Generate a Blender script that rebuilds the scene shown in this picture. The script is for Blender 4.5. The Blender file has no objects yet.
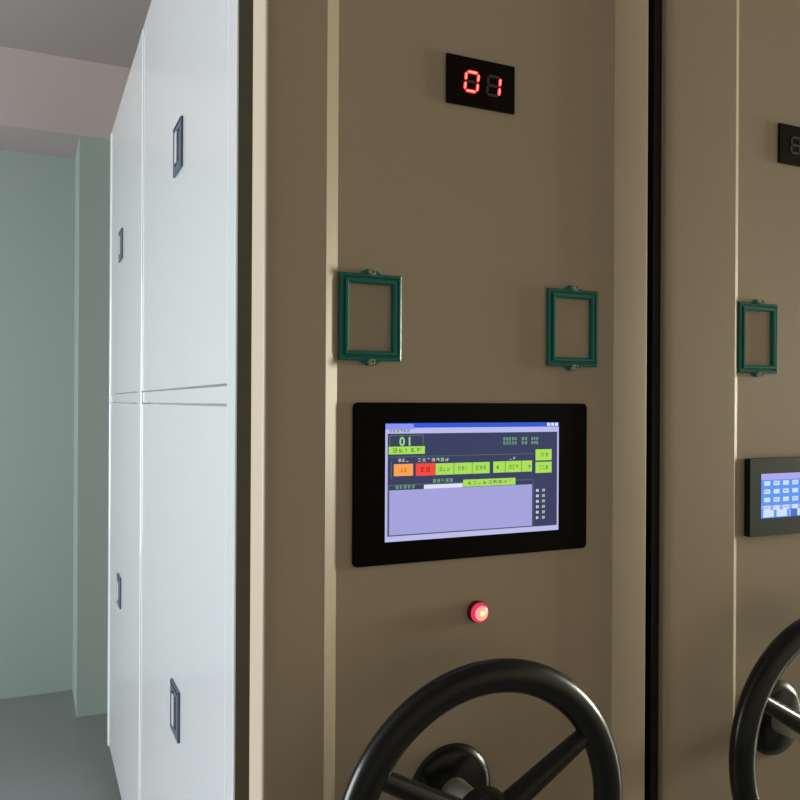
import bpy, math, random
from mathutils import Vector, Matrix
R = math.radians
sc = bpy.context.scene
C = sc.collection
EYE = 1.35                      # eye height of the camera above the floor
random.seed(4)

# ------------------------------------------------------------------ materials
def mat(name, col, rough=.5, metal=0, emit=None, strength=1, bump=0, scale=30, var=0, coat=0, spec=None):
    m = bpy.data.materials.new(name); m.use_nodes = True
    nt = m.node_tree; b = nt.nodes['Principled BSDF']
    b.inputs['Base Color'].default_value = (*col, 1)
    b.inputs['Roughness'].default_value = rough
    b.inputs['Metallic'].default_value = metal
    if coat: b.inputs['Coat Weight'].default_value = coat; b.inputs['Coat Roughness'].default_value = .08
    if spec is not None: b.inputs['Specular IOR Level'].default_value = spec
    if emit:
        b.inputs['Emission Color'].default_value = (*emit, 1)
        b.inputs['Emission Strength'].default_value = strength
    if var or bump:
        tc = nt.nodes.new('ShaderNodeTexCoord')
        n = nt.nodes.new('ShaderNodeTexNoise'); n.inputs['Scale'].default_value = scale; n.inputs['Detail'].default_value = 4
        nt.links.new(tc.outputs['Object'], n.inputs['Vector'])
        if var:
            mx = nt.nodes.new('ShaderNodeMix'); mx.data_type = 'RGBA'
            mx.inputs['A'].default_value = (*[c*(1-var) for c in col], 1)
            mx.inputs['B'].default_value = (*[min(1, c*(1+var)) for c in col], 1)
            nt.links.new(n.outputs['Fac'], mx.inputs['Factor'])
            nt.links.new(mx.outputs['Result'], b.inputs['Base Color'])
        if bump:
            bp = nt.nodes.new('ShaderNodeBump'); bp.inputs['Strength'].default_value = bump; bp.inputs['Distance'].default_value = .002
            nt.links.new(n.outputs['Fac'], bp.inputs['Height']); nt.links.new(bp.outputs['Normal'], b.inputs['Normal'])
    return m

M = {}
M['beige'] = mat('beige_powder_coat', (.59, .478, .355), .40, bump=.02, scale=60, var=.015)
M['white'] = mat('white_gloss_enamel', (.77, .785, .79), .22, bump=.12, scale=2.2, coat=.7)
M['cream'] = mat('cream_enamel', (.70, .72, .66), .4)
M['dark'] = mat('dark_plinth_gap_shade', (.19, .17, .13), .8)  # plinth colour, also the dark tone standing in for shade in the groove
M['black'] = mat('black_glass_bezel', (.0025, .0022, .002), .42, spec=.08)
M['wheel'] = mat('black_bakelite', (.004, .004, .0045), .28, coat=.1)
M['green'] = mat('green_moulded_plastic', (.005, .23, .20), .28)
M['steel'] = mat('screw_steel', (.78, .77, .70), .3, .6)
M['dsteel'] = mat('screw_slot', (.05, .04, .03), .6)
M['pull'] = mat('slate_handle_plastic', (.07, .10, .13), .4)
M['pull_dark'] = mat('dark_handle_well', (.006, .012, .035), .5)
M['pull_bar'] = mat('bright_handle_bar', (.8, .82, .84), .25, .4)
M['ledglass'] = mat('dark_red_led_window', (.006, .0015, .002), .35, spec=.12)
M['lit'] = mat('lit_red_segment', (.3, .01, .01), .5, emit=(1, .012, .03), strength=1.5)
M['litcore'] = mat('lit_segment_core', (.3, .1, .1), .5, emit=(1, .30, .22), strength=1.6)
M['unlit'] = mat('unlit_segment', (.055, .045, .045), .5)
M['bezel2'] = mat('grey_green_plastic_bezel', (.018, .045, .033), .45)
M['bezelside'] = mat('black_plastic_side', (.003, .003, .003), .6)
M['lens'] = mat('red_lamp_lens', (.45, .01, .03), .2, emit=(1, .04, .12), strength=.8)
M['lens_core'] = mat('red_lamp_glow', (.8, .3, .2), .3, emit=(1, .33, .30), strength=1.15)
M['lens_hot'] = mat('lamp_filament_glow', (.8, .7, .3), .3, emit=(1, .80, .30), strength=1.1)
M['lampbase'] = mat('dark_red_lamp_collar', (.16, .012, .02), .3)
M['ceil'] = mat('white_ceiling_paint', (.30, .265, .255), .8, bump=.05, scale=40)
M['floor'] = mat('grey_floor_coating', (.20, .21, .205), .35, bump=.03, scale=8, var=.05)
M['plain'] = mat('off_white_wall_paint', (.40, .335, .33), .75, bump=.04, scale=40)
M['shade'] = mat('taupe_wall_paint', (.56, .46, .385), .8, bump=.04, scale=40)
M['frame'] = mat('window_frame_metal', (.6, .6, .6), .4)
M['track'] = mat('track_steel', (.35, .35, .34), .35, .8)

def screen(name, col, s=1): return mat(name, (.02, .02, .02), .4, emit=col, strength=s, spec=.1)
S = dict(navy=screen('screen_navy', (.040, .047, .118)), lav=screen('screen_lavender', (.37, .36, .71)),
         bar=screen('screen_menu_bar', (.50, .50, .82)), blue=screen('screen_title_blue', (.03, .10, .66)),
         titl=screen('screen_title_text', (.26, .30, .85)), lime=screen('screen_lime', (.40, .74, .10)),
         dlime=screen('screen_dark_lime', (.10, .30, .05)), orange=screen('screen_orange', (.95, .36, .08)),
         red=screen('screen_red', (.90, .065, .045)), dred=screen('screen_dark_red', (.42, .02, .02)),
         olin=screen('screen_olive_line', (.10, .17, .10)), gtext=screen('screen_green_text', (.16, .40, .20)),
         glow=screen('screen_digit_green', (.34, .68, .25)), pale=screen('screen_pale_text', (.50, .60, .55)),
         white=screen('screen_white', (.74, .76, .92)), dork=screen('screen_brown_text', (.45, .14, .03)),
         hsky=screen('screen_sky_blue', (.10, .30, .88)), hwhite=screen('screen_icon_white', (.62, .74, .95)),
         hlil=screen('screen_lilac', (.40, .38, .85)), hdeep=screen('screen_deep_blue', (.06, .14, .62)))

# two-tone paint: green below a painted line, off-white above it (real paint, tied to height)
def painted(name, zline, zseam=None):
    m = bpy.data.materials.new(name); m.use_nodes = True; nt = m.node_tree; b = nt.nodes['Principled BSDF']
    b.inputs['Roughness'].default_value = .55
    g = nt.nodes.new('ShaderNodeNewGeometry'); s = nt.nodes.new('ShaderNodeSeparateXYZ')
    nt.links.new(g.outputs['Position'], s.inputs[0])
    gt = nt.nodes.new('ShaderNodeMath'); gt.operation = 'GREATER_THAN'; gt.inputs[1].default_value = zline
    nt.links.new(s.outputs['Z'], gt.inputs[0])
    n = nt.nodes.new('ShaderNodeTexNoise'); n.inputs['Scale'].default_value = 1.3
    mg = nt.nodes.new('ShaderNodeMix'); mg.data_type = 'RGBA'
    mg.inputs['A'].default_value = (.265, .32, .29, 1); mg.inputs['B'].default_value = (.29, .345, .315, 1)
    nt.links.new(n.outputs['Fac'], mg.inputs['Factor'])
    mx = nt.nodes.new('ShaderNodeMix'); mx.data_type = 'RGBA'
    nt.links.new(gt.outputs[0], mx.inputs['Factor']); nt.links.new(mg.outputs['Result'], mx.inputs['A'])
    mx.inputs['B'].default_value = (.62, .58, .56, 1)
    nt.links.new(mx.outputs['Result'], b.inputs['Base Color'])
    return m
M['greenwall'] = painted('green_wall_paint', EYE+1.30)
M['greencol'] = painted('green_column_paint', EYE+1.137)

# ------------------------------------------------------------------ mesh tools
class MB:
    def __init__(s): s.v = []; s.f = []; s.m = []
    def add(s, v, f, mi=0):
        o = len(s.v); s.v += [tuple(p) for p in v]; s.f += [[i+o for i in q] for q in f]; s.m += [mi]*len(f)
        return s
    def box(s, x0, x1, y0, y1, z0, z1, mi=0):
        v = [(x, y, z) for x in (x0, x1) for y in (y0, y1) for z in (z0, z1)]
        return s.add(v, [(0,1,3,2),(4,6,7,5),(0,4,5,1),(2,3,7,6),(0,2,6,4),(1,5,7,3)], mi)
    def prism(s, pts, axis, a, b, mi=0):
        """closed outline extruded along axis 'x','y' or 'z' from a to b"""
        def mk(p, t):
            return {'z': (p[0], p[1], t), 'y': (p[0], t, p[1]), 'x': (t, p[0], p[1])}[axis]
        n = len(pts); v = [mk(p, a) for p in pts]+[mk(p, b) for p in pts]
        f = [(i, (i+1) % n, n+(i+1) % n, n+i) for i in range(n)]+[list(range(n))[::-1], list(range(n, 2*n))]
        return s.add(v, f, mi)
    def lathe(s, prof, c, seg=48, mi=0):
        """profile of (radius, y) turned round the y axis through c; closed profile loop"""
        n = len(prof); v = []; f = []
        for k in range(seg):
            a = 2*math.pi*k/seg
            for r, y in prof: v.append((c[0]+r*math.cos(a), c[1]+y, c[2]+r*math.sin(a)))
        for k in range(seg):
            k2 = (k+1) % seg
            for i in range(n):
                j = (i+1) % n
                f.append((k*n+i, k*n+j, k2*n+j, k2*n+i))
        return s.add(v, f, mi)
    def tube(s, p, q, r0, r1, seg=16, mi=0):
        p, q = Vector(p), Vector(q); d = (q-p).normalized(); u = d.orthogonal().normalized(); w = d.cross(u)
        v = []
        for c, r in ((p, r0), (q, r1)):
            for k in range(seg):
                a = 2*math.pi*k/seg; v.append(c+u*r*math.cos(a)+w*r*math.sin(a))
        f = [(k, (k+1) % seg, seg+(k+1) % seg, seg+k) for k in range(seg)]+[list(range(seg))[::-1], list(range(seg, 2*seg))]
        return s.add(v, f, mi)
    def build(s, name, mats, parent=None, smooth=False, bevel=0, seg=2):
        me = bpy.data.meshes.new(name); me.from_pydata(s.v, [], s.f); me.validate()
        mats = mats if isinstance(mats, (list, tuple)) else [mats]
        for m in mats: me.materials.append(m)
        for p, mi in zip(me.polygons, s.m): p.material_index = mi; p.use_smooth = smooth
        import bmesh
        bm = bmesh.new(); bm.from_mesh(me); bmesh.ops.recalc_face_normals(bm, faces=bm.faces); bm.to_mesh(me); bm.free()
        if smooth:
            try: me.set_sharp_from_angle(angle=R(16 if name == 'end_panel' else 40))
            except Exception: pass
        o = bpy.data.objects.new(name, me); C.objects.link(o)
        if parent: o.parent = parent
        if bevel:
            b = o.modifiers.new('bevel', 'BEVEL'); b.width = bevel; b.segments = seg; b.limit_method = 'ANGLE'; b.angle_limit = R(40)
        return o

def arc(cx, cy, r, a0, a1, n=6): return [(cx+r*math.cos(R(a0+(a1-a0)*i/n)), cy+r*math.sin(R(a0+(a1-a0)*i/n))) for i in range(n+1)]
def rrect(x0, x1, z0, z1, r, n=5):
    return arc(x1-r, z1-r, r, 0, 90, n)+arc(x0+r, z1-r, r, 90, 180, n)+arc(x0+r, z0+r, r, 180, 270, n)+arc(x1-r, z0+r, r, 270, 360, n)
def empty(name, loc, label, cat, group=None):
    o = bpy.data.objects.new(name, None); C.objects.link(o); o.location = (0, 0, 0); o.empty_display_size = .2
    o['label'] = label; o['category'] = cat
    if group: o['group'] = group
    return o
def struct(o): o['kind'] = 'structure'; return o

# ------------------------------------------------------------------ the room
X0, X1, Y0, Y1, H = -2.6, 8.0, -2.4, 4.06, EYE+1.460
YB = 3.70                                                     # front of beam and column
struct(MB().box(X0-.15, X1+.15, Y0-.15, Y1+.15, -.12, 0).build('floor', M['floor']))
struct(MB().box(X0-.15, X1+.15, Y0-.15, Y1+.15, H, H+.12).build('ceiling', M['ceil']))
struct(MB().box(X0-.15, X1+.15, Y1, Y1+.15, 0, H).build('wall_back', M['greenwall']))
struct(MB().box(X0-.15, X1+.15, Y0-.15, Y0, 0, H).build('wall_front', M['shade']))
def wall_with_hole(name, x0, x1, ya, yb, za, zb, m):
    w = MB()
    w.box(x0, x1, Y0, ya, 0, H); w.box(x0, x1, yb, Y1, 0, H); w.box(x0, x1, ya, yb, 0, za); w.box(x0, x1, ya, yb, zb, H)
    return struct(w.build(name, m))
WL = (1.02, 3.2, .40, 2.1)
wall_with_hole('wall_left', X0-.15, X0, *WL, M['greenwall'])
WR = (-.10, .78, .60, 2.4)
wall_with_hole('wall_right', X1, X1+.15, *WR, M['shade'])
def window(name, x, ya, yb, za, zb, n):
    w = MB()
    for a, b, c, d in ((ya, yb, za, za+.05), (ya, yb, zb-.05, zb), (ya, ya+.05, za+.05, zb-.05), (yb-.05, yb, za+.05, zb-.05)):
        w.box(x-.025, x+.025, a, b, c, d)
    for i in range(1, n):
        y = ya+(yb-ya)*i/n; w.box(x-.02, x+.02, y-.025, y+.025, za+.05, zb-.05)
    struct(w.build(name, M['frame']))
window('window_1', X0-.075, *WL, 3)
window('window_2', X1+.075, *WR, 2)
struct(MB().box(X0, X1, YB, Y1, EYE+1.137, H).build('trim_1', M['plain']))            # ceiling beam along the back wall
struct(MB().box(.187, .78, YB, Y1, 0, EYE+1.137).build('trim_2', M['greencol']))      # column under the beam

# ------------------------------------------------------------------ parts of the shelving
XL = .267                                                     # plane of the white doors
YF, YC = .988, 1.0                                            # front of the flanges, front of the centre panel
ZT = EYE+1.004                                                # top of the cabinets
def end_panel(parent, xa, xs, xc, xd, xe, xb, left_return=True):
    """folded sheet metal face: flange, bevel, centre panel, bevel, flange"""
    pts = arc(xa+.005, YF+.006, .005, 180, 262, 5)+[(xa+.012, YF+.0004), (xa+.024, YF)]
    pts += [(xs, YF), (xc, YC)]
    pts += [(xd+(xe-xd)*t, YC-(YC-YF)*t*t) for t in (0, .2, .4, .6, .8, 1)]   # sweeps forward to the flange
    pts += arc(xb-.005, YF+.005, .005, 270, 360, 4)
    pts += [(xb, 1.05), (xa, 1.05)]
    return MB().prism(pts, 'z', .03, ZT+.04).build('end_panel', M['beige'], parent, smooth=True)

def label_holder(parent, x0, x1, z0, z1, y=YC, d=.0075):
    prof = [(0, 0), (0, -.6*d), (.0015, -.78*d), (.003, -.78*d), (.0042, -.45*d), (.0068, -.45*d), (.0078, -d), (.0115, -d), (.0140, -.75*d), (.0145, 0)]
    prof = [(0, 0), (0, -.60*d), (.0015, -.72*d), (.0040, -.72*d), (.0052, -.45*d), (.0070, -.45*d), (.0082, -d), (.0112, -d), (.0132, -.75*d), (.0135, 0)]
    mb = MB(); n = len(prof); v = []
    for sx, sz in ((0, 0), (1, 0), (1, 1), (0, 1)):
        for o, h in prof:
            v.append(((x0+o) if not sx else (x1-o), y+h, (z0+o) if not sz else (z1-o)))
    f = []
    for k in range(4):
        k2 = (k+1) % 4
        for i in range(n-1): f.append((k*n+i, k*n+i+1, k2*n+i+1, k2*n+i))
        f.append((k*n+n-1, k*n, k2*n, k2*n+n-1))
    mb.add(v, f)
    cx = (x0+x1)/2
    for s, z in ((1, z1), (-1, z0)):                          # screw tabs above and below
        tab = [(cx+.017, z-s*.002), (cx+.012, z+s*.003), (cx+.006, z+s*.0065), (cx-.006, z+s*.0065), (cx-.012, z+s*.003), (cx-.017, z-s*.002)]
        mb.prism(tab, 'y', y-.003, y)
    o = mb.build('label_holder', M['green'], parent)
    for s, z in ((1, z1), (-1, z0)):
        zz = z+s*.0015
        q = MB(); q.lathe([(.0002, -.0135), (.0030, -.0130), (.0045, -.0105), (.0048, -.003), (.0002, -.003)], (cx, y, zz), 20)
        q.box(cx-.0028, cx+.0028, y-.0142, y-.0128, zz-.0006, zz+.0006, 1)
        q.box(cx-.0006, cx+.0006, y-.0142, y-.0128, zz-.0028, zz+.0028, 1)
        q.build('screw', [M['steel'], M['dsteel']], o, smooth=True)
    return o

SEG = {'0': 'abcdef', '1': 'bc', '8': 'abcdefg'}
def digit(mb_lit, mb_core, mb_off, ch, x, z, w, h, y, t=.0050):
    sl = .10
    def quad(mb, cx, cz, L, horiz, tt, yy):
        a, b = L/2, tt/2
        if horiz: pts = [(-a, 0), (-a+b, b), (a-b, b), (a, 0), (a-b, -b), (-a+b, -b)]
        else: pts = [(0, -a), (b, -a+b), (b, a-b), (0, a), (-b, a-b), (-b, -a+b)]
        pts = [(cx+px+(cz+pz-z)*sl, cz+pz) for px, pz in pts]
        mb.prism(pts, 'y', yy-.0006, yy)
    hw, hh = w/2, h/2
    pos = dict(a=(0, hh, 1), d=(0, -hh, 1), g=(0, 0, 1), f=(-hw, hh/2, 0), b=(hw, hh/2, 0), e=(-hw, -hh/2, 0), c=(hw, -hh/2, 0))
    for k, (dx, dz, hz) in pos.items():
        L = (w if hz else hh)-.0012
        if k in SEG.get(ch, ''):
            quad(mb_lit, x+dx, z+dz, L, hz, t, y); quad(mb_core, x+dx, z+dz, L*.80, hz, t*.5, y-.0006)
        else: quad(mb_off, x+dx, z+dz, L, hz, t*.8, y)

def led_display(parent, x0, text):
    z0, z1 = EYE+.4215, EYE+.4905; w = .112
    o = MB().box(x0, x0+w, YC-.004, YC, z0, z1).build('number_display', M['ledglass'], parent, bevel=.0008)
    for i, ch in enumerate(text):
        lit, core, off = MB(), MB(), MB()
        digit(lit, core, off, ch, x0+.0395+.0362*i, EYE+.4560, .0200, .0270, YC-.0040)
        if ch == ' ': off.build('digit', M['unlit'], o); continue
        nm = MB(); nm.v = lit.v+core.v+off.v
        nm.f = lit.f+[[i2+len(lit.v) for i2 in q] for q in core.f]+[[i2+len(lit.v)+len(core.v) for i2 in q] for q in off.f]
        nm.m = [0]*len(lit.f)+[1]*len(core.f)+[2]*len(off.f)
        nm.build('digit', [M['lit'], M['litcore'], M['unlit']], o)
    return o

def handwheel(parent, cx, cz, Ro=.214, y=.895):
    # dished rim turned round the axle, hub, three spokes and the crank grip
    w = .044; prof = []
    for k in range(16):
        a = 2*math.pi*k/16; prof.append((Ro-w/2+w/2*math.cos(a), .017*math.sin(a)))
    rim = MB().lathe(prof, (cx, y, cz), 96).build('handwheel', M['wheel'], parent, smooth=True)
    s = MB()
    s.lathe([(.0005, -.022), (.030, -.020), (.040, -.006), (.042, .020), (.030, .030), (.0005, .030)], (cx, y, cz), 40)
    s.build('hub', M['wheel'], rim, smooth=True)
    for k in range(3):
        a = R(-90+120*k); d = Vector((math.cos(a), 0, math.sin(a)))
        c = Vector((cx, y+.004, cz)); MB().tube(c+d*.030, c+d*(Ro-w*.75), .016, .012).build('spoke', M['wheel'], rim, smooth=True)
    MB().tube((cx, y+.02, cz), (cx, YC, cz), .022, .022, 24).build('axle', M['steel'], rim, smooth=True)
    MB().lathe([(.0005, -.012), (.05, -.012), (.062, -.006), (.065, 0), (.0005, 0)], (cx, YC, cz), 40).build('collar', M['wheel'], rim, smooth=True)
    return rim

# ------------------------------------------------------------------ touch screen helpers
class Panel:
    """flat screen; u runs right and v runs down over its lit area"""
    def __init__(s, x0, x1, z1, z0, y): s.x0, s.x1, s.z1, s.z0, s.y = x0, x1, z1, z0, y; s.d = {}; s.l = 0
    def r(s, key, u0, v0, u1, v1, lay=1):
        mb = s.d.setdefault(key, MB())
        x = lambda u: s.x0+(s.x1-s.x0)*u
        z = lambda v: s.z1+(s.z0-s.z1)*v
        mb.box(x(u0), x(u1), s.y-.00012*(lay+1), s.y-.00012*lay, z(v1), z(v0))
    def glyphs(s, key, u0, v0, u1, v1, n, lay=3, dens=.62):
        """small block characters, each a few strokes"""
        W = (u1-u0)/n
        for i in range(n):
            a = u0+i*W+W*.10; b = a+W*.74; h = v1-v0
            for k in range(3):
                if random.random() < dens+.2: s.r(key, a, v0+h*(.05+.36*k), b-random.random()*W*.2, v0+h*(.05+.36*k+.17), lay)
            for k in range(2):
                if random.random() < dens: 
                    uu = a+W*(.12+.40*k); s.r(key, uu, v0+h*.1*random.random(), uu+W*.15, v1-h*.1*random.random(), lay)
    def outline(s, key, u0, v0, u1, v1, t=.003, lay=2, asp=1.77):
        s.r(key, u0, v0, u1, v0+t*asp, lay); s.r(key, u0, v1-t*asp, u1, v1, lay)
        s.r(key, u0, v0, u0+t, v1, lay); s.r(key, u1-t, v0, u1, v1, lay)

# ------------------------------------------------------------------ unit 01
unit = empty('mobile_shelving_unit', (0, 0, 0),
             'beige mobile shelving unit numbered 01 with glossy white side doors and wide black touchscreen', 'shelving unit', None)
body = MB()
CB = .880                                                     # right side of the body
body.box(XL+.021, CB, 1.137, 3.145, .09, ZT-.022)             # carcass
carc = body.build('carcass', M['cream'], unit)
MB().box(XL+.004, CB, 1.137, 3.15, ZT-.022, ZT).build('top_cover', M['white'], unit, bevel=.002)
MB().box(XL+.03, CB-.02, 1.14, 3.13, .03, .09).build('plinth', M['dark'], unit)
MB().box(XL+.040, CB-.02, 1.05, 1.131, .09, ZT-.03).build('spacer', M['dark'], unit)
MB().box(XL-.001, CB-.01, 1.131, 1.137, .035, ZT+.002).build('groove_shade_strip', M['dark'], unit)  # added dark strip: groove shade put into colour over the cabinet front
end_panel(unit, XL-.001, .3480, .3680, .767, .815, .883)
# frame stiles between the bays and the rail between upper and lower doors
bays = ((1.199, 2.200), (2.282, 3.108))
for a, b in ((1.137, 1.190), (2.2035, 2.2785), (3.111, 3.150)):
    MB().box(XL-.003, XL+.021, a, b, .09, ZT-.022).build('stile', M['white'], unit, bevel=.0035, seg=3)
for (a, b) in bays:
    MB().box(XL+.0015, XL+.021, a, b, EYE-.0025, EYE+.0245).build('rail', M['white'], unit, bevel=.001)
    MB().box(XL+.0015, XL+.021, a, b, ZT-.040, ZT-.0235).build('rail', M['white'], unit, bevel=.001)

def flush_handle(parent, yc, zc, w=.092, h=.098):
    y0, y1, z0, z1 = yc-w/2, yc+w/2, zc-h/2, zc+h/2; x = XL
    f = MB()                                                  # raised frame round a recessed well
    bw = .020
    for a, b, c, d in ((y0, y1, z1-bw*.8, z1), (y0, y1, z0, z0+bw*.8), (y0, y0+bw, z0+bw*.8, z1-bw*.8), (y1-bw, y1, z0+bw*.8, z1-bw*.8)):
        f.box(x-.005, x, a, b, c, d)
    o = f.build('handle', M['pull'], parent)
    f2 = MB().box(x-.0015, x, y0+bw, y1-bw, z0+bw*.8, z1-bw*.8, 0)
    f2.box(x-.0075, x-.0015, yc-.010, yc+.012, z0+bw*.95, z1-bw*.95, 1)
    f2.box(x-.0065, x-.005, y0+.004, y1-.004, z1-.006, z1-.003, 2); 
    # merge well and pull bar in the same handle mesh
    me = o.data
    nm = MB(); nm.v = f.v+f2.v; nm.f = f.f+[[i+len(f.v) for i in q] for q in f2.f]; nm.m = [0]*len(f.f)+[1+k for k in f2.m]
    bpy.data.objects.remove(o)
    return nm.build('handle', [M['pull'], M['pull_dark'], M['pull_bar'], M['pull_dark']], parent, bevel=.0008)

for bi, (a, b) in enumerate(bays):
    mid = (a+b)/2
    for up in (1, 0):
        z0, z1 = (EYE+.0275, ZT-.0425) if up else (.100, EYE-.0058)
        hy = (1.638, 2.745)[bi]
        leaves = ((a+.002, b-.002),)
        for li, (p, q) in enumerate(leaves):
            d = MB().box(XL, XL+.0195, p, q, z0, z1).build('door', M['white'], unit, bevel=.0022, seg=3)
            if li == 0: flush_handle(d, hy, EYE+(.505 if up else -.612))

label_holder(unit, .3690, .4590, EYE+.0565, EYE+.1725)
label_holder(unit, .6990, .7905, EYE+.0565, EYE+.1725)
led_display(unit, .5275, '01')

# large touch screen
YS = YC-.0035
ts = MB().prism(rrect(.3900, .7725, EYE-.2195, EYE+.0005, .007), 'y', YS, YC).build('touchscreen', M['black'], unit, bevel=.0010)
P = Panel(.4365, .7200, EYE-.0275, EYE-.1885, YS)
P.r('navy', 0, 0, 1, 1, 0)
P.r('blue', 0, 0, 1, .040); P.r('titl', 0, .006, .15, .052, 2)
P.r('bar', 0, .040, 1, .088); P.r('bar', 0, .088, .012, 1); P.r('bar', .990, .088, 1, 1); P.r('bar', 0, .955, 1, 1)
for k in range(3): P.r('white', .925+.025*k, .004, .944+.025*k, .034, 2)
P.outline('olin', .021, .100, .202, .262, .004)
P.glyphs('olin', .02, .052, .13, .078, 6, 3)
P.r('lime', .017, .198, .210, .263, 3); P.glyphs('dlime', .035, .210, .195, .250, 5, 4, .5)
P.glyphs('gtext', .655, .132, .740, .162, 5, 3, .9); P.glyphs('gtext', .765, .132, .805, .162, 2, 3, .9); P.glyphs('gtext', .825, .132, .872, .162, 3, 3, .8)
P.glyphs('gtext', .655, .170, .740, .200, 5, 3, .9); P.glyphs('gtext', .765, .170, .805, .200, 2, 3, .9); P.glyphs('gtext', .825, .170, .872, .200, 3, 3, .8)
P.r('olin', .205, .283, .845, .288, 2); P.r('olin', .024, .283, .205, .288, 2)
P.r('olin', .030, .320, .034, .470, 2)
P.r('lime', .854, .248, .955, .350, 2); P.glyphs('dlime', .875, .280, .935, .318, 3, 3, .5)
P.r('lime', .854, .364, .955, .465, 2); P.glyphs('dlime', .875, .396, .935, .434, 3, 3, .6)
P.glyphs('pale', .066, .300, .128, .330, 3, 3, .55); P.glyphs('pale', .171, .302, .345, .332, 7, 3, .55); P.glyphs('pale', .693, .312, .735, .336, 2, 3, .5)
P.r('orange', .045, .346, .147, .448, 2); P.glyphs('dork', .080, .380, .118, .418, 2, 3, .6)
P.r('red', .162, .346, .268, .452, 2); P.glyphs('dred', .185, .376, .245, .420, 2, 3, .8)
for a, b in ((.270, .370), (.373, .474), (.477, .577)):
    P.r('lime', a, .350, b, .450, 2); P.glyphs('dlime', a+.018, .380, b-.018, .420, 3, 3, .5)
for a, b in ((.598, .668), (.671, .766), (.769, .832)): P.r('lime', a, .348, b, .449, 2)
mb = P.d['dlime']
for (u, s) in ((.612, -1), (.815, 1)):                        # back and forward arrowheads
    x = P.x0+(P.x1-P.x0)*u; z = P.z1+(P.z0-P.z1)*.400
    mb.prism([(x-s*.001, z+.0032), (x-s*.001, z-.0032), (x+s*.0035*.9, z)] if s > 0 else [(x+.005, z+.0032), (x+.005, z-.0032), (x, z)], 'y', YS-.0005, YS-.00036)
    if s > 0: pass
P.glyphs('dlime', .690, .380, .750, .420, 3, 3, .5)
P.r('lav', .022, .566, .834, .945, 1)
P.outline('olin', .016, .520, .842, .955, .003, 2)
P.r('navy', .022, .526, .834, .560, 1)
P.r('white', .206, .530, .422, .565, 3); P.glyphs('gtext', .253, .482, .370, .515, 5, 3, .7)
P.r('lime', .424, .500, .731, .562, 3); P.glyphs('olin', .450, .515, .71, .545, 9, 4, .35)
P.glyphs('gtext', .052, .525, .160, .556, 5, 3, .7)
P.glyphs('bar', .03, .966, .30, .988, 14, 3, .4)
for k in range(6):
    v = .612+.050*k
    P.glyphs('white', .855, v, .880, v+.026, 1, 3, .8); P.glyphs('pale', .893, v, .918, v+.026, 1, 3, .8)
disp = None
keys = list(P.d)
allm = MB(); mats = []
for i, k in enumerate(keys):
    q = P.d[k]; o0 = len(allm.v); allm.v += q.v; allm.f += [[j+o0 for j in f] for f in q.f]; allm.m += [i]*len(q.f); mats.append(S[k])
disp = allm.build('display', mats, ts)
# the figure 01 on the screen
fc = bpy.data.curves.new('t', 'FONT'); fc.body = '01'; fc.size = .0165; fc.align_x = 'CENTER'; fc.extrude = .00005; fc.offset = .0004; fc.space_character = 1.35
to = bpy.data.objects.new('t', fc); C.objects.link(to)
dg = bpy.context.evaluated_depsgraph_get(); dg.update()
me = bpy.data.meshes.new_from_object(to.evaluated_get(dg)); bpy.data.objects.remove(to)
me.transform(Matrix.Translation((.4365+.2835*.107, YS-.00065, EYE-.0275-.161*.190)) @ Matrix.Rotation(R(90), 4, 'X'))
me.materials.clear(); me.materials.append(S['glow'])
num = bpy.data.objects.new('unit_number', me); C.objects.link(num); num.parent = ts

# red pilot lamp
lx, lz = .5820, EYE-.2972
lamp = MB().lathe([(.0005, 0), (.0155, 0), (.0155, -.004), (.0140, -.008), (.0005, -.008)], (lx, YC, lz), 40).build('indicator_lamp', M['lampbase'], unit, smooth=True)
def dome(mb, r0, ya, yb, mi=0, n=7, c=0):
    pr = [(.0004, ya)]+[(r0*math.cos(R(90*i/n))+.0002, ya+(yb-ya)*math.sin(R(90*i/n))) for i in range(n+1)]
    return mb.lathe(pr, (lx, YC, lz), 36, mi)
dm = MB(); dome(dm, .0138, -.008, -.0165, 0); dome(dm, .0126, -.0088, -.0171, 1) ; dome(dm, .0060, -.0125, -.0178, 2)
dm.build('lens', [M['lens'], M['lens_core'], M['lens_hot']], lamp, smooth=True)
handwheel(unit, .541, EYE-.5445)

# ------------------------------------------------------------------ neighbouring unit
unit2 = empty('mobile_shelving_unit', (0, 0, 0),
              'beige mobile shelving unit at the right picture edge with small blue touchscreen', 'shelving unit', None)
A2, B2 = .920, 1.600
end_panel(unit2, A2, 1.0690, 1.0880, 1.432, 1.480, B2)
MB().box(A2, B2, 1.129, 3.145, .09, ZT-.022).build('carcass', M['cream'], unit2)
MB().box(A2, B2, 1.129, 3.15, ZT-.022, ZT).build('top_cover', M['white'], unit2)
MB().box(A2+.02, B2-.02, 1.14, 3.13, .03, .09).build('plinth', M['dark'], unit2)
MB().box(A2+.015, B2-.02, 1.05, 1.129, .09, ZT-.03).build('spacer', M['dark'], unit2)
MB().box(A2-.016, A2, 1.001, 1.05, .06, ZT+.02).build('gap_shade_strip', M['bezelside'], unit2)  # added black strip, darkens the gap between units in place of shade
label_holder(unit2, 1.0870, 1.1780, EYE+.0545, EYE+.1740)
led_display(unit2, 1.181, '  ')
hm = MB().prism(rrect(1.1055, 1.330, EYE-.2240, EYE-.0915, .003), 'y', YC-.012, YC, 1)
YH = YC-.0125
hm.prism(rrect(1.1055, 1.330, EYE-.2240, EYE-.0915, .003), 'y', YH, YC-.012, 0)
hmi = hm.build('touchscreen', [M['bezel2'], M['bezelside']], unit2)
Q = Panel(1.1310, 1.2990, EYE-.1175, EYE-.1935, YH)
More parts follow.
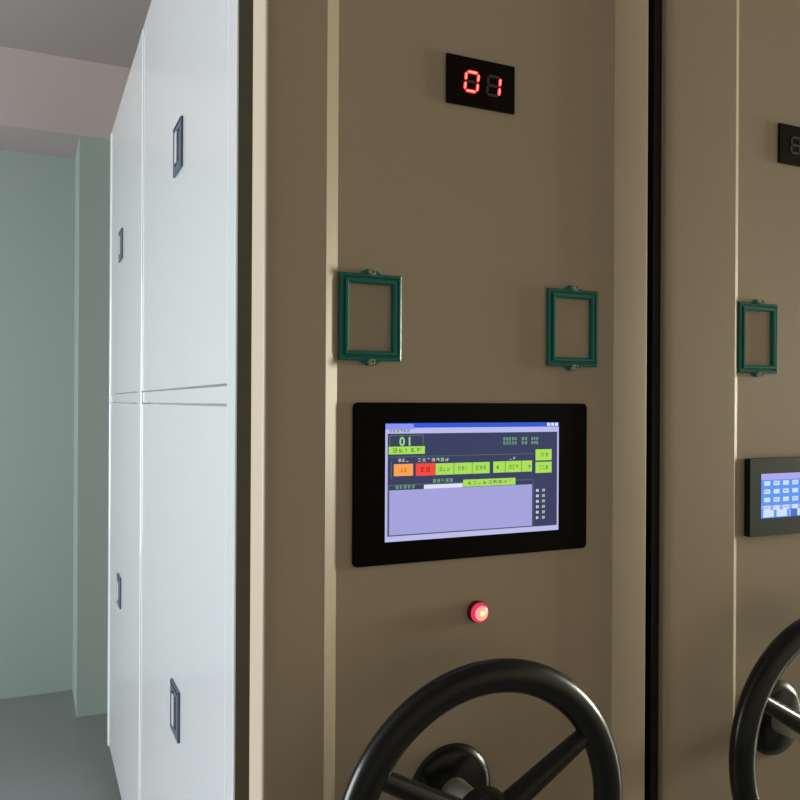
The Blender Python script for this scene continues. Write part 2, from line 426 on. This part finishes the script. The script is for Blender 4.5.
Q.r('hsky', 0, 0, 1, 1, 0); Q.r('hlil', 0, 0, 1, .14, 1); Q.r('hlil', 0, .72, 1, .80, 1); Q.r('hdeep', .42, .82, .52, 1, 2)
for j in range(4):
    for i in range(7): 
        Q.r('hwhite', .04+.135*i, .17+.185*j, .04+.135*i+.085, .17+.185*j+.10, 2)
        if (i+j) % 2: Q.r('hlil', .05+.135*i, .20+.185*j, .06+.135*i+.045, .17+.185*j+.06, 3)
for i in range(5): Q.r('hwhite', .03+.19*i, .82, .03+.19*i+.15, .98, 1)
qm = MB(); mats = []
for i, k in enumerate(Q.d):
    q = Q.d[k]; o0 = len(qm.v); qm.v += q.v; qm.f += [[j+o0 for j in f] for f in q.f]; qm.m += [i]*len(q.f); mats.append(S[k])
qm.build('display', mats, hmi)
handwheel(unit2, 1.180, EYE-.544)

# stand each unit's root at the middle of its base
for u, p in ((unit, Vector((.575, 2.07, 0))), (unit2, Vector((1.26, 2.07, 0)))):
    u.location = p
    for ch in u.children: ch.location = ch.location-p

# ------------------------------------------------------------------ light
def area(name, loc, rot, sx, sy, power, col):
    l = bpy.data.lights.new(name, 'AREA'); l.shape = 'RECTANGLE'; l.size = sx; l.size_y = sy; l.energy = power; l.color = col
    o = bpy.data.objects.new(name, l); C.objects.link(o); o.location = loc; o.rotation_euler = rot; return o
area('daylight_left', (X0-.16, (WL[0]+WL[1])/2, (WL[2]+WL[3])/2), (0, R(-90), 0), WL[3]-WL[2], WL[1]-WL[0], 150, (.91, .96, 1.0))
area('daylight_right', (X1+.16, (WR[0]+WR[1])/2, (WR[2]+WR[3])/2), (0, R(90), 0), WR[3]-WR[2], WR[1]-WR[0], 430, (.95, .96, .76))
w = bpy.data.worlds.new('World'); sc.world = w; w.use_nodes = True
bg = w.node_tree.nodes['Background']; bg.inputs[0].default_value = (.7, .85, 1, 1); bg.inputs[1].default_value = .6

# ------------------------------------------------------------------ camera
cd = bpy.data.cameras.new('Camera'); cam = bpy.data.objects.new('Camera', cd); C.objects.link(cam)
cd.sensor_width = 36; cd.lens = 36*805/800; cd.shift_y = .00375; cd.clip_start = .02
cam.matrix_world = Matrix.Translation((0, 0, EYE)) @ Matrix.Rotation(R(-24.685), 4, 'Z') @ Matrix.Rotation(R(90), 4, 'X') @ Matrix.Rotation(R(.3), 4, 'Z')
sc.camera = cam
vs = sc.view_settings
vs.view_transform = 'Standard'; vs.look = 'None'; vs.exposure = 0; vs.gamma = 1; vs.use_curve_mapping = False
sc.cycles.use_denoising = True
sc.cycles.max_bounces = 10; sc.cycles.diffuse_bounces = 6
